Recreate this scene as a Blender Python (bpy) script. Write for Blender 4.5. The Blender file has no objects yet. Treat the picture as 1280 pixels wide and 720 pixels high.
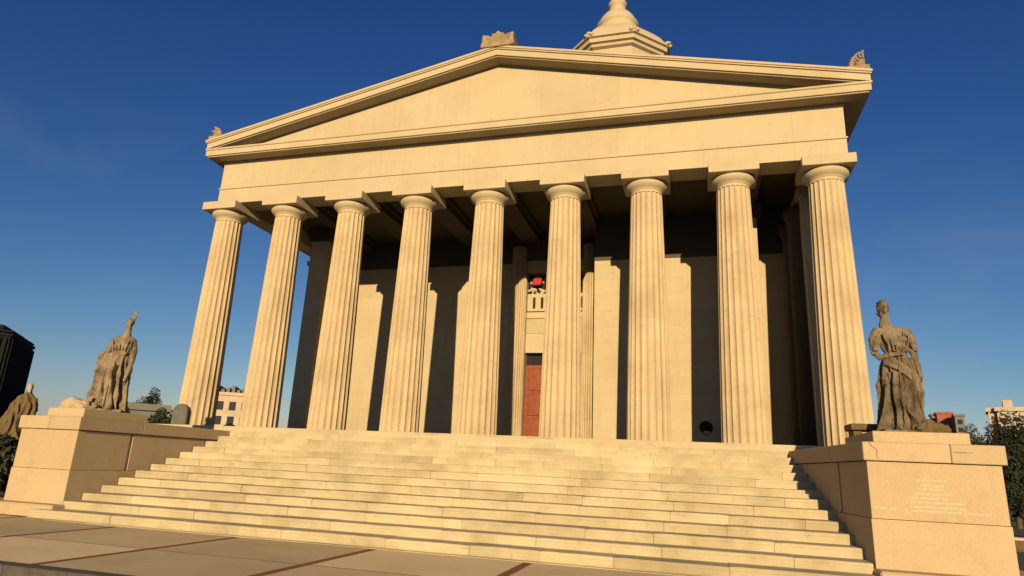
import bpy, bmesh, math, random
from mathutils import Vector, Matrix, noise
random.seed(7)
R = math.radians
sc = bpy.context.scene
COL = sc.collection

# ------------------------------------------------------------------ helpers
def tag(o, label=None, cat=None, group=None, kind=None):
    if label: o['label'] = label
    if cat: o['category'] = cat
    if group: o['group'] = group
    if kind: o['kind'] = kind
    return o

def thing(name, label, cat, loc=(0, 0, 0), group=None):
    o = bpy.data.objects.new(name, None)
    o.empty_display_size = .3
    COL.objects.link(o); o.location = loc
    return tag(o, label, cat, group)

def wloc(o):
    v = Vector((0, 0, 0))
    while o is not None:
        v += o.location; o = o.parent
    return v

def finish(name, bm, mat, parent=None, smooth=False, loc=None):
    """mesh coordinates are world coordinates unless loc is given"""
    me = bpy.data.meshes.new(name)
    bm.to_mesh(me); bm.free()
    me.materials.append(mat)
    if smooth:
        me.polygons.foreach_set('use_smooth', [True] * len(me.polygons))
    o = bpy.data.objects.new(name, me)
    COL.objects.link(o)
    o.location = Vector(loc) if loc is not None else Vector((0, 0, 0))
    if parent is not None:
        o.parent = parent
        o.location = o.location - wloc(parent)
    return o

def BM():
    bm = bmesh.new()
    bm.faces.layers.float.new('tone')
    return bm

def box(bm, x0, x1, y0, y1, z0, z1, tone=0., bev=0.):
    r = bmesh.ops.create_cube(bm, size=1)
    vs = r['verts']
    for v in vs:
        v.co = Vector(((x0 + x1) / 2 + v.co.x * (x1 - x0), (y0 + y1) / 2 + v.co.y * (y1 - y0), (z0 + z1) / 2 + v.co.z * (z1 - z0)))
    fs = list({f for v in vs for f in v.link_faces})
    lay = bm.faces.layers.float.get('tone')
    if lay:
        for f in fs: f[lay] = tone
    if bev > 0:
        es = list({e for v in vs for e in v.link_edges})
        bmesh.ops.bevel(bm, geom=es, offset=bev, segments=1, affect='EDGES')
    return vs

def prism(bm, pts, y0, y1, tone=0.):
    """polygon in x-z extruded along y"""
    a = [bm.verts.new((x, y0, z)) for x, z in pts]
    b = [bm.verts.new((x, y1, z)) for x, z in pts]
    n = len(pts)
    fs = [bm.faces.new(a), bm.faces.new(b[::-1])]
    for i in range(n):
        fs.append(bm.faces.new((a[i], b[i], b[(i + 1) % n], a[(i + 1) % n])))
    lay = bm.faces.layers.float.get('tone')
    if lay:
        for f in fs: f[lay] = tone
    bmesh.ops.recalc_face_normals(bm, faces=fs)

def lathe(bm, prof, n=32, c=(0, 0), rot=0.):
    """prof list of (r,z) bottom to top"""
    rings = []
    for r, z in prof:
        rings.append([bm.verts.new((c[0] + r * math.cos(rot + 2 * math.pi * i / n), c[1] + r * math.sin(rot + 2 * math.pi * i / n), z)) for i in range(n)])
    fs = []
    for a, b in zip(rings, rings[1:]):
        for i in range(n):
            fs.append(bm.faces.new((a[i], a[(i + 1) % n], b[(i + 1) % n], b[i])))
    fs.append(bm.faces.new(rings[0][::-1])); fs.append(bm.faces.new(rings[-1]))
    return fs

def tube(bm, pts, rads, n=10):
    pts = [Vector(p) for p in pts]
    rings = []
    for i, p in enumerate(pts):
        d = (pts[min(i + 1, len(pts) - 1)] - pts[max(i - 1, 0)]).normalized()
        u = d.orthogonal().normalized(); w = d.cross(u)
        if i and rings:
            # keep frames aligned
            pu = (rings[-1][0].co - pts[i - 1]); pu = (pu - d * pu.dot(d)).normalized()
            u = pu; w = d.cross(u)
        rings.append([bm.verts.new(p + (u * math.cos(2 * math.pi * k / n) + w * math.sin(2 * math.pi * k / n)) * rads[i]) for k in range(n)])
    for a, b in zip(rings, rings[1:]):
        for k in range(n):
            bm.faces.new((a[k], a[(k + 1) % n], b[(k + 1) % n], b[k]))
    bm.faces.new(rings[0][::-1]); bm.faces.new(rings[-1])

def ell(bm, c, r, rot=None, sub=3):
    m = Matrix.Translation(Vector(c))
    if rot: m = m @ Matrix.Rotation(rot[0], 4, rot[1])
    m = m @ Matrix.Diagonal((r[0], r[1], r[2], 1))
    bmesh.ops.create_icosphere(bm, subdivisions=sub, radius=1, matrix=m)

# ------------------------------------------------------------------ materials
def new_mat(name):
    m = bpy.data.materials.new(name); m.use_nodes = True
    nt = m.node_tree; nt.nodes.clear()
    out = nt.nodes.new('ShaderNodeOutputMaterial')
    b = nt.nodes.new('ShaderNodeBsdfPrincipled')
    nt.links.new(b.outputs[0], out.inputs[0])
    return m, nt, b

def N(nt, t, **kw):
    n = nt.nodes.new(t)
    for k, v in kw.items():
        if k.startswith('in_'): n.inputs[k[3:].replace('_', ' ')].default_value = v
        else: setattr(n, k, v)
    return n

def math_(nt, op, a, b=None, clamp=False):
    n = nt.nodes.new('ShaderNodeMath'); n.operation = op; n.use_clamp = clamp
    for i, v in enumerate((a, b)):
        if v is None: continue
        if isinstance(v, (int, float)): n.inputs[i].default_value = v
        else: nt.links.new(v, n.inputs[i])
    return n.outputs[0]

def ramp(nt, src, lo, hi, a=0., b=1.):
    n = nt.nodes.new('ShaderNodeMapRange')
    nt.links.new(src, n.inputs[0])
    n.inputs[1].default_value = lo; n.inputs[2].default_value = hi
    n.inputs[3].default_value = a; n.inputs[4].default_value = b
    return n.outputs[0]

def mixc(nt, f, a, b, mode='MIX'):
    n = nt.nodes.new('ShaderNodeMix'); n.data_type = 'RGBA'; n.blend_type = mode
    if isinstance(f, (int, float)): n.inputs[0].default_value = f
    else: nt.links.new(f, n.inputs[0])
    for i, v in ((6, a), (7, b)):
        if isinstance(v, tuple): n.inputs[i].default_value = (v + (1,))[:4]
        else: nt.links.new(v, n.inputs[i])
    return n.outputs[2]

def stone(name, base, stain, rough=.85, scale=1., stain_amt=.5, streak=.3, courses=None, bump=.25, tone_amt=.25, joint=.5, objrand=False, grain=1., cvar=.06):
    m, nt, b = new_mat(name)
    tc = N(nt, 'ShaderNodeTexCoord')
    vec = tc.outputs['Object']
    if objrand:
        oi = N(nt, 'ShaderNodeObjectInfo')
        add = N(nt, 'ShaderNodeVectorMath', operation='ADD')
        mul = math_(nt, 'MULTIPLY', oi.outputs['Random'], 57.)
        cmb = N(nt, 'ShaderNodeCombineXYZ')
        nt.links.new(mul, cmb.inputs[0]); nt.links.new(mul, cmb.inputs[1]); nt.links.new(mul, cmb.inputs[2])
        nt.links.new(vec, add.inputs[0]); nt.links.new(cmb.outputs[0], add.inputs[1])
        vec = add.outputs[0]
    def noi(s, d=4., r=.6, v=vec):
        n = N(nt, 'ShaderNodeTexNoise'); n.inputs['Scale'].default_value = s
        n.inputs['Detail'].default_value = d; n.inputs['Roughness'].default_value = r
        nt.links.new(v, n.inputs['Vector']); return n.outputs['Fac']
    big = noi(.55 * scale, 5., .6); med = noi(3.2 * scale, 5., .65); fine = noi(38 * scale * grain, 3., .7)
    mp = N(nt, 'ShaderNodeMapping'); mp.inputs['Scale'].default_value = (3.5, 3.5, .28)
    nt.links.new(vec, mp.inputs['Vector'])
    strk = noi(1.6 * scale, 5., .65, mp.outputs[0])
    c = mixc(nt, math_(nt, 'MULTIPLY', ramp(nt, big, .42, .72), stain_amt), base, stain)
    c = mixc(nt, math_(nt, 'MULTIPLY', ramp(nt, strk, .5, .75), streak), c, stain)
    dk = tuple(x * .55 for x in stain)
    c = mixc(nt, math_(nt, 'MULTIPLY', ramp(nt, med, .58, .78), .35 * stain_amt + .1), c, dk)
    v = ramp(nt, fine, .25, .75, .88, 1.1)
    at = N(nt, 'ShaderNodeAttribute', attribute_name='tone')
    t = math_(nt, 'ADD', math_(nt, 'MULTIPLY', at.outputs['Fac'], tone_amt), 1.)
    v = math_(nt, 'MULTIPLY', v, t)
    h = math_(nt, 'ADD', math_(nt, 'MULTIPLY', fine, .5), med)
    if courses:
        w, hh, mortar, off = courses
        sep = N(nt, 'ShaderNodeSeparateXYZ'); nt.links.new(tc.outputs['Object'], sep.inputs[0])
        cb = N(nt, 'ShaderNodeCombineXYZ')
        nt.links.new(math_(nt, 'ADD', sep.outputs[0], sep.outputs[1]), cb.inputs[0])
        nt.links.new(math_(nt, 'ADD', sep.outputs[2], off), cb.inputs[1])
        br = N(nt, 'ShaderNodeTexBrick')
        br.inputs['Scale'].default_value = 1; br.inputs['Brick Width'].default_value = w
        br.inputs['Row Height'].default_value = hh; br.inputs['Mortar Size'].default_value = mortar
        br.inputs['Mortar Smooth'].default_value = .2; br.inputs['Bias'].default_value = 0
        br.inputs['Color1'].default_value = (1 - cvar, 1 - cvar, 1 - cvar, 1); br.inputs['Color2'].default_value = (1 + cvar, 1 + cvar, 1 + cvar, 1)
        br.inputs['Mortar'].default_value = (joint, joint * .95, joint * .85, 1)
        nt.links.new(cb.outputs[0], br.inputs['Vector'])
        c = mixc(nt, 1., c, br.outputs['Color'], 'MULTIPLY')
        h = math_(nt, 'SUBTRACT', h, math_(nt, 'MULTIPLY', br.outputs['Fac'], 1.5))
    vv = N(nt, 'ShaderNodeCombineXYZ')
    for i in range(3): nt.links.new(v, vv.inputs[i])
    c = mixc(nt, 1., c, vv.outputs[0], 'MULTIPLY')
    nt.links.new(c, b.inputs['Base Color'])
    b.inputs['Roughness'].default_value = rough
    b.inputs['Specular IOR Level'].default_value = .25
    bp = N(nt, 'ShaderNodeBump'); bp.inputs['Strength'].default_value = bump; bp.inputs['Distance'].default_value = .02
    nt.links.new(h, bp.inputs['Height']); nt.links.new(bp.outputs[0], b.inputs['Normal'])
    return m

def plain(name, col, rough=.7, var=.15, scale=8., metal=0., bump=.1, var_col=None):
    m, nt, b = new_mat(name)
    tc = N(nt, 'ShaderNodeTexCoord')
    n = N(nt, 'ShaderNodeTexNoise'); n.inputs['Scale'].default_value = scale; n.inputs['Detail'].default_value = 4
    nt.links.new(tc.outputs['Object'], n.inputs['Vector'])
    lo = var_col or tuple(c * (1 - 2 * var) for c in col)
    c = mixc(nt, ramp(nt, n.outputs['Fac'], .3, .7), lo, col)
    nt.links.new(c, b.inputs['Base Color'])
    b.inputs['Roughness'].default_value = rough; b.inputs['Metallic'].default_value = metal
    b.inputs['Specular IOR Level'].default_value = .3
    bp = N(nt, 'ShaderNodeBump'); bp.inputs['Strength'].default_value = bump; bp.inputs['Distance'].default_value = .01
    nt.links.new(n.outputs['Fac'], bp.inputs['Height']); nt.links.new(bp.outputs[0], b.inputs['Normal'])
    return m

LIME = (.465, .385, .25); LST = (.33, .245, .135)
M = {}
M['wall'] = stone('limestone ashlar', LIME, LST, courses=(1.7, .62, .004, -2.48), joint=.82, cvar=.03, stain_amt=.35, streak=.25)
M['entab'] = stone('limestone entablature', (.475, .395, .258), LST, courses=(2.6, 40., .004, 5.), joint=.72, cvar=.035, stain_amt=.3, streak=.2, bump=.15)
M['trim'] = stone('limestone mouldings', (.465, .385, .25), LST, stain_amt=.4, streak=.1)
M['column'] = stone('limestone column', (.50, .392, .242), (.31, .23, .13), stain_amt=.6, streak=.55, scale=1.3, objrand=True, courses=(60., 1.27, .004, .3), joint=.8, cvar=.02)
M['step'] = stone('worn step stone', (.475, .40, .25), (.32, .26, .15), stain_amt=.95, streak=.0, tone_amt=.12, scale=1.9, bump=.5)
M['ped'] = stone('pedestal stone', (.445, .34, .208), (.36, .262, .15), stain_amt=.45, streak=.3, tone_amt=.12, bump=.15)
M['letters'] = plain('pale cut lettering', (.72, .62, .46), .9, .08)
M['crack'] = plain('dark stone crack', (.16, .11, .06), .9)
M['statue'] = stone('weathered statue stone', (.215, .16, .10), (.03, .023, .015), stain_amt=1., streak=.3, scale=6., bump=1.)
M['statue_l'] = stone('lighter weathered statue stone', (.31, .24, .15), (.045, .034, .022), stain_amt=.85, streak=.2, scale=6., bump=1.)
M['ornament'] = stone('carved ornament stone', (.36, .26, .15), (.14, .10, .06), stain_amt=.9, streak=.2, scale=5., bump=.8)
M['statue_m'] = stone('mid weathered statue stone', (.26, .20, .125), (.04, .03, .02), stain_amt=.9, streak=.2, scale=6., bump=1.)
M['statue_warm'] = stone('pale weathered stone', (.50, .38, .25), (.28, .2, .12), stain_amt=.6, streak=.2, scale=2.5, bump=.6)
M['statue_brown'] = stone('brown weathered stone', (.15, .105, .045), (.06, .04, .02), stain_amt=.8, streak=.5, scale=2.2, bump=.6)
M['plaza'] = stone('plaza paving', (.70, .55, .31), (.52, .40, .22), stain_amt=.6, streak=0, scale=1.3, bump=.35, tone_amt=.22)
M['band'] = stone('red brick band', (.52, .19, .10), (.36, .13, .07), stain_amt=.5, streak=0, scale=3, bump=.3, courses=(.2, .1, .008, 0))
M['asphalt'] = plain('asphalt', (.055, .05, .045), .9, .2, 20., bump=.4)
M['porch_shade'] = stone('shade-darkened limestone', (.085, .072, .052), (.05, .04, .028), courses=(2.6, 40., .003, 5.), joint=.8)  # limestone darkened in colour to deepen the shade inside the porch
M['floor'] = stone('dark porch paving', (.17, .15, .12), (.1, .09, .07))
M['kerb'] = plain('dark kerb stone', (.10, .085, .075), .9, .2, 6.)
M['eaves'] = stone('shade-darkened eaves stone', (.34, .28, .18), (.2, .15, .09))  # coloured darker than the mouldings to deepen the shade under the eaves
M['dark'] = plain('painted recess shade', (.015, .013, .012), .8)  # near-black colour stands in for shade inside openings and gaps
M['door'] = plain('oxblood door wood', (.25, .055, .012), .5, .2, 6.)
M['red'] = plain('red painted metal', (.45, .02, .015), .6)
M['brass'] = plain('aged brass', (.5, .33, .12), .35, metal=.9)
M['leaf'] = plain('dark green foliage', (.035, .045, .018), .7, .3, 1.5)
M['leaf2'] = plain('olive green foliage', (.085, .09, .03), .7, .3, 1.5)
M['bark'] = plain('bark', (.11, .075, .045), .9, .2, 12., bump=.6)
M['roof'] = plain('lead roof', (.25, .22, .17), .6)
M['tower_dark'] = plain('dark cladding', (.006, .006, .008), .9)
M['tower_fin'] = plain('charcoal metal fins', (.010, .010, .011), .9)
M['glass'] = plain('dark window glass', (.02, .025, .03), .15, .1)
M['cream'] = plain('cream render', (.52, .40, .29), .85, .1, .6)
M['cream2'] = plain('pale balcony concrete', (.50, .42, .33), .85, .1, .6)
M['brick'] = plain('red brick cladding', (.34, .11, .06), .85, .15, 1.)
M['greywall'] = plain('grey concrete', (.17, .17, .15), .85, .1, 1.)
M['marker'] = plain('grey green stone', (.13, .13, .105), .85, .15, 5.)

# ------------------------------------------------------------------ setting
bm = BM(); box(bm, -900, 900, -300, 1500, -.6, -.15); tag(finish('ground', bm, M['asphalt']), kind='structure')
ZP = 2.48
bm = BM()                                            # plaza: slabs between the brick bands
xs = [8.0 + 3.0 * k for k in range(-12, 14)]
ys = [-11.75, -9.72, -7.2]
for i in range(len(xs) - 1):
    for j in range(2):
        box(bm, xs[i] + .09, xs[i + 1] - .09, ys[j] + .012, ys[j + 1] - .012, -.14, 0., random.uniform(-1, 1))
plz = tag(finish('plaza', bm, M['plaza']), kind='structure')
bm = BM()
for i in range(len(xs)): box(bm, xs[i] - .086, xs[i] + .086, ys[0], ys[2], -.14, -.003)
tag(finish('paving_bands', bm, M['band']), kind='structure')
bm = BM(); box(bm, xs[0], xs[-1], -11.75, 40., -.149, -.0045); tag(finish('plaza_base', bm, M['kerb']), kind='structure')
bm = BM(); 
x = xs[0]
while x < xs[-1]:
    w = random.uniform(1.1, 1.5); box(bm, x, x + w - .01, -12.0, -11.76, -.149, .012, random.uniform(-1, 1), .01); x += w
tag(finish('kerb', bm, M['kerb']), kind='structure')
bm = BM(); box(bm, xs[0], xs[-1], ys[1] - .013, ys[1] + .013, -.14, .0015); box(bm, xs[0], xs[-1], ys[0] - .01, ys[0] + .013, -.14, .0015)
tag(finish('paving_joint', bm, M['kerb']), kind='structure')
bm = BM(); x = 2.9
while x < 19.7:
    w = random.uniform(.9, 1.6); box(bm, x, min(x + w, 19.9) - .008, -7.40, -7.19, -.14, .005, random.uniform(-1, 1), .008); x += w
tag(finish('gutter', bm, M['plaza']), kind='structure')

# ------------------------------------------------------------------ steps
XL, XR = 2.5, 19.64
Y0, Y1 = -7.15, -.80
NST = 14
rs = ZP / NST; tr = (Y1 - Y0) / (NST - 1)
st = thing('staircase', 'broad flight of worn stone steps rising between two pedestals', 'staircase', (11, Y0, 0))
for k in range(NST):
    bm = BM()
    yf = Y0 + k * tr
    x0 = XL - (.38 if k == 0 else .16 if k == 1 else 0); x1 = XR
    x = x0
    first = True
    while x < x1 - .01:
        w = random.uniform(1.1, 2.6)
        if x + w > x1 - .7: w = x1 - x
        t = random.gauss(0, .5)
        dz = random.uniform(-.006, .004); dy = random.uniform(-.008, .008)
        g = .006
        a = yf + dy; b = yf + tr + .05
        vs = [(a + .005, k * rs - .02), (a + .005, k * rs + rs * .62), (a, k * rs + rs * .66), (a, (k + 1) * rs - .018 + dz), (a + .014, (k + 1) * rs + dz), (b, (k + 1) * rs + dz), (b, k * rs - .02)]
        # build block with worn nosing, subdivided along x
        nx = max(2, int(w / .16))
        rings = []
        lay = bm.faces.layers.float['tone']
        for i in range(nx + 1):
            xx = x + g / 2 + (w - g) * i / nx
            ring = []
            for q, (yy, zz) in enumerate(vs):
                oz = oy = 0
                if q in (3, 4):
                    nn = noise.noise(Vector((xx * 2.2, k * 7.3, 0))) + .6 * noise.noise(Vector((xx * 9, k * 3.1, 5)))
                    oz = nn * .006 - .003; oy = -nn * .006
                    if i in (0, nx): oz -= .007; oy += .006
                ring.append(bm.verts.new((xx, yy + oy, zz + oz)))
            rings.append(ring)
        n = len(vs)
        fs = [bm.faces.new(rings[0]), bm.faces.new(rings[-1][::-1])]
        for r0, r1 in zip(rings, rings[1:]):
            for q in range(n):
                fs.append(bm.faces.new((r0[q], r1[q], r1[(q + 1) % n], r0[(q + 1) % n])))
        for f in fs: f[lay] = t
        x += w
    bmesh.ops.recalc_face_normals(bm, faces=bm.faces[:])
    finish('step', bm, M['step'], st)
bm = BM()
for k in range(NST): box(bm, XL + .01, XR - .01, Y0 + k * tr + .06, Y1 + .03, max(0, k * rs - .02) - .02, (k + 1) * rs - .05)
finish('core', bm, M['dark'], st)

# ------------------------------------------------------------------ pedestals
def pedestal(label, xi, xo, side):
    """xi inner face x, xo outer face x ; side=+1 right, -1 left"""
    a, b = min(xi, xo), max(xi, xo)
    yf, yb = -6.64, Y1 - .02
    p = thing('pedestal', label, 'pedestal', ((a + b) / 2, -3.7, 0))
    bm = BM()
    lx0, lx1 = (a - 1.0, b + .28) if side < 0 else (a, b + .6)
    if side > 0: lx0 = a + .0
    if side < 0: lx1 = b + .1
    box(bm, lx0, lx1, yf - .36, yb, -.13, .27, 0, .03)
    if side > 0:
        pass
    finish('base', bm, M['ped'], p)
    bm = BM()
    for x0, x1 in ((a + .02, b - .02),):
        box(bm, x0, x1, yf, yf + 1.35, .27, 1.045, .2, .004)
        box(bm, x0, x1, yf + 1.356, yb, .27, 1.045, -.3, .004)
    finish('lower_course', bm, M['ped'], p)
    bm = BM()
    box(bm, a + .035, b - .035, yf + .015, yf + 1.58, 1.052, 1.975, -.1, .004)
    box(bm, a + .06, b - .06, yf + 1.6, yf + 1.66, 1.052, 1.975, 0)
    box(bm, a + .035, b - .035, yf + 1.68, yb, 1.052, 1.975, .3, .004)
    finish('upper_course', bm, M['ped'], p)
    bm = BM()
    xm = a + (b - a) * (.63 if side > 0 else .5)
    box(bm, a - .02, xm - .004, yf - .05, yf + 1.9, 1.99, 2.30, .2, .012)
    box(bm, xm + .004, b + .03, yf - .05, yf + 1.9, 1.99, 2.30, -.5, .012)
    box(bm, a - .02, b + .03, yf + 1.908, yb, 1.99, 2.30, 0, .012)
    finish('coping', bm, M['ped'], p)
    bm = BM()
    if side > 0: box(bm, a + .18, b - .42, yf + .05, yf + 2.3, 2.30, 2.49, .3, .01)
    else: box(bm, a + .72, b - .02, yf + .04, yf + 2.0, 2.30, 2.51, .3, .01)
    finish('plinth', bm, M['ped'], p)
    if side > 0:                       # its inner face runs in towards the top step
        for ch in p.children:
            if ch.name.startswith('plinth'): continue
            for v in ch.data.vertices:
                if v.co.x < 20.2: v.co.x -= .56 * max(0, v.co.y + 6.5) / 5.7
    return p
PR = pedestal('stone pedestal right of the steps, its lit front cut with pale lettering', 19.66, 21.72, 1)
PL = pedestal('plain stone pedestal left of the steps with no lettering', 2.50, .62, -1)
# pale worn lettering : rows of small strokes (the words are not readable in the picture)
bm = BM()
rows = [(190, 400, 590), (220, 450, 570), (243, 430, 572), (270, 395, 610), (294, 370, 577), (318, 315, 680), (345, 372, 690), (362, 160, 288), (368, 330, 830)]
for y, xa, xb in rows:
    Xa = 19.69 + (xa / 4.5 + 1060 - 1091) / 86.5; Xb = 19.69 + (xb / 4.5 + 1060 - 1091) / 86.5
    z = 1.96 - (y - 92) / 4.5 / 80.
    z -= 0.0
    x = Xa
    h = .030
    while x < Xb:
        if random.random() < .14: x += .022; continue
        w = random.uniform(.012, .02)
        kind = random.random()
        s = .0045
        zz = z + random.uniform(-.002, .002)
        if kind < .75: box(bm, x, x + s, -6.6285, -6.622, zz, zz + h)
        if kind > .3: box(bm, x + w - s, x + w, -6.6286, -6.622, zz, zz + h)
        if kind > .15: box(bm, x + s, x + w - s, -6.6287, -6.622, zz + random.choice((0, h * .45, h - s)), zz + random.choice((0, h * .45, h - s)) * 0 + h * .5 + s)
        x += w + .007
finish('inscription', bm, M['letters'], PR)
bm = BM()                                            # the crack in the coping's corner
pts = [(19.74, 2.29), (19.79, 2.22), (19.83, 2.20), (19.86, 2.14), (19.84, 2.08), (19.87, 2.02)]
tube(bm, [(x, -6.692, z) for x, z in pts], [.005, .006, .004, .007, .004, .003], 5)
finish('crack', bm, M['crack'], PR); bm = BM()
tube(bm, [(21.0, -6.692, 2.175), (21.1, -6.692, 2.165), (21.28, -6.692, 2.17)], [.003, .006, .003], 5)
finish('crack', bm, M['crack'], PR)

# ------------------------------------------------------------------ temple
S = 2.6
T = thing('temple', 'grand limestone temple with nine fluted columns and a plain pediment', 'temple', (10.5, 0, 0))
YB = 30.
bm = BM()
box(bm, -1.05, 21.95, Y1, YB + .8, .0, ZP - .004, 0, .01)
finish('platform', bm, M['trim'], T)
# --- columns
def shaft_mesh():
    bm = BM()
    H = 10.10 - ZP; nf = 20; sub = 6; n = nf * sub
    rings = []
    zs = [0, .001] + [H * i / 24 for i in range(1, 24)] + [H - .14, H - .1, H - .08, H]
    for z in zs:
        t = z / H
        r = .625 - .145 * (t ** 1.25)
        fl = .052 * (1 - .25 * t)
        if z > H - .09: fl = 0
        ring = []
        for i in range(n):
            ph = (i % sub) / sub
            d = math.sin(math.pi * ph) ** .8
            rr = r - fl * d
            a = 2 * math.pi * i / n + R(4)
            ring.append(bm.verts.new((rr * math.cos(a), rr * math.sin(a), z)))
        rings.append(ring)
    for a, b in zip(rings, rings[1:]):
        for i in range(n): bm.faces.new((a[i], a[(i + 1) % n], b[(i + 1) % n], b[i]))
    bm.faces.new(rings[0][::-1]); bm.faces.new(rings[-1])
    return bm
def capital_bm():
    bm = BM()
    z = 10.10 - ZP
    lathe(bm, [(.485, z - .002), (.50, z + .01), (.50, z + .025), (.55, z + .06), (.60, z + .105), (.635, z + .155), (.65, z + .2), (.645, z + .24), (.615, z + .268), (.58, z + .279)], 48)
    return bm
def abacus_bm():
    bm = BM(); z = 10.38 - ZP
    box(bm, -.72, .72, -.72, .72, z, z + .297, 0, .012)
    return bm
def copy_tree(o, parent, loc):
    c = o.copy(); COL.objects.link(c); c.parent = parent; c.location = loc
    for ch in list(o.children):
        d = ch.copy(); COL.objects.link(d); d.parent = c
    return c
col0 = finish('column', shaft_mesh(), M['column'], T, loc=(0, 0, ZP))
cp = finish('capital', capital_bm(), M['trim'], None, True); cp.parent = col0; cp.location = (0, 0, 0)
ab = finish('abacus', abacus_bm(), M['trim'], None); ab.parent = col0; ab.location = (0, 0, 0)
base = col0.location.copy()
for i in range(1, 9):
    c = copy_tree(col0, T, base + Vector((S * i, 0, 0)))
    c.rotation_euler.z = R(18 * ((i * 3) % 5))
    for ch in c.children:
        if ch.name.startswith('abacus'): ch.rotation_euler.z = -c.rotation_euler.z
# --- entablature
AX0, AX1 = -.32, 21.37
YF = -.45
WY = 6.0
bm = BM()
box(bm, AX0, AX1, YF, .42, 10.68, 11.26, 0, .006)
box(bm, AX0, .42, .425, WY + .3, 10.68, 11.26, 0, .006)
box(bm, AX1 - .85, AX1, .425, WY + .3, 10.68, 11.26, 0, .006)
finish('architrave', bm, M['entab'], T)
bm = BM(); box(bm, AX0 - .035, AX1 + .035, YF - .035, YB, 11.262, 11.315, 0, .008)
finish('taenia', bm, M['trim'], T)
bm = BM(); box(bm, AX0 + .01, AX1 - .01, YF + .01, YB - .02, 11.317, 12.30, 0, .004)
finish('frieze', bm, M['entab'], T)
bm = BM(); box(bm, AX0 - .03, AX1 + .03, YF - .03, YB, 12.302, 12.40, 0, .01)
finish('frieze_crown', bm, M['trim'], T)
bm = BM()
CX0, CX1 = -.76, 22.02
box(bm, CX0, CX1, -1.0, YB + .4, 12.45, 12.66, 0, .008)
box(bm, CX0 - .03, CX1 + .03, -1.03, YB + .42, 12.662, 12.74, 0, .015)
finish('cornice', bm, M['trim'], T)
bm = BM(); box(bm, CX0 + .06, CX1 - .06, -.95, YB + .25, 12.402, 12.447, 0); finish('cornice_soffit', bm, M['eaves'], T)  # underside strip added, cornice shade put into its colour
XM = 10.65; ZA = 15.56; ZE = 13.06
bm = BM()                                            # tympanum
prism(bm, [(CX0 + .3, 12.742), (CX1 - .3, 12.742), (XM, 15.25)], -.47, YB - .3)
finish('tympanum', bm, M['entab'], T)
def raked(bm, off0, off1, y0, y1, ex=0.):
    """band between vertical offsets off0 > off1 below the roof line"""
    s = (ZA - ZE) / (XM - CX0); s2 = (ZA - ZE) / (CX1 - XM)
    xl, xr = CX0 - ex, CX1 + ex
    zl, zr = ZE - s * ex, ZE - s2 * ex
    for side in (0, 1):
        if side == 0: P = [(xl, zl - off0), (XM, ZA - off0), (XM, ZA - off1), (xl, zl - off1)]
        else: P = [(XM, ZA - off0), (xr, zr - off0), (xr, zr - off1), (XM, ZA - off1)]
        prism(bm, P, y0, y1)
bm = BM()
raked(bm, .10, .315, -1.0, YB + .3)
finish('raking_cornice', bm, M['trim'], T)
bm = BM(); raked(bm, .317, .36, -.94, YB + .3, -.05); finish('raking_soffit', bm, M['eaves'], T)  # darker strip paints the shade below the raking cornice
bm = BM()
raked(bm, .05, .098, -1.045, YB + .3, .03)
raked(bm, -.03, .048, -1.075, YB + .3, .05)
finish('raking_moulding', bm, M['trim'], T)
bm = BM()
raked(bm, -.06, -.032, -.9, YB + .3, -.1)
finish('roof', bm, M['roof'], T)
# --- porch ceiling and beams
bm = BM(); box(bm, .5, 20.5, .6, WY + .2, 11.2, 11.258); finish('ceiling', bm, M['porch_shade'], T)
bm = BM(); box(bm, -.5, 21.4, -.1, WY - .01, ZP - .003, ZP + .006); finish('porch_floor', bm, M['floor'], T)  # dark slab added over the platform to cut bounced light
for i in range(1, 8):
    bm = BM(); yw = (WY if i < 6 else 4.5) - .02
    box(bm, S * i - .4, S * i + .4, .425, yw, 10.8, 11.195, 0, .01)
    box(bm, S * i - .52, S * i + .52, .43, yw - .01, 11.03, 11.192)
    finish('ceiling_beam', bm, M['porch_shade'], T)
# --- cella
bm = BM()
D0, D1 = 10.22, 12.62            # doorway
WX0, WX1 = -.12, 20.9
box(bm, WX0, D0, WY, WY + .9, ZP, 11.19)
box(bm, D1, 13.30, WY, WY + .9, ZP, 11.19)
WC = 4.5                              # right-hand wall brought forward, a chamber added to catch wider sun panels
box(bm, 13.302, 20.30, WC, WY + .9, ZP, 11.19)
box(bm, 20.302, WX1, WY, WY + .9, ZP, 11.19)
box(bm, D0 + .002, D1 - .002, WY, WY + .9, 9.55, 11.19)
box(bm, WX0 + .003, WX0 + .9, WY + .902, YB, ZP, 11.19)
box(bm, WX1 - .9, WX1 - .003, WY + .902, YB, ZP, 11.19)
box(bm, WX0 + .9, WX1 - .9, YB - .9, YB - .003, ZP, 11.19)
finish('cella_wall', bm, M['wall'], T)
bm = BM()                                            # dark band added on the upper wall, porch shade put into its colour
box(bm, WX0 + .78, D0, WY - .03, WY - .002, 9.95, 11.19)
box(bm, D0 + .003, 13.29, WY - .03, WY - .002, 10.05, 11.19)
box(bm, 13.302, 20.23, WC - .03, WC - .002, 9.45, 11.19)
finish('upper_shade_band', bm, M['porch_shade'], T)
bm = BM()                                            # corner pier (anta) with its cap
box(bm, WX0 - .06, WX0 + .75, WY - .14, WY - .003, ZP, 10.2, 0, .01)
finish('anta', bm, M['trim'], T)
bm = BM()
box(bm, WX0 - .22, WX0 + .9, WY - .26, WY + .6, 10.2, 10.42, 0, .01)
box(bm, WX0 - .12, WX0 + .82, WY - .2, WY + .6, 10.42, 10.675, 0, .01)
finish('anta_cap', bm, M['trim'], T)
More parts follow.
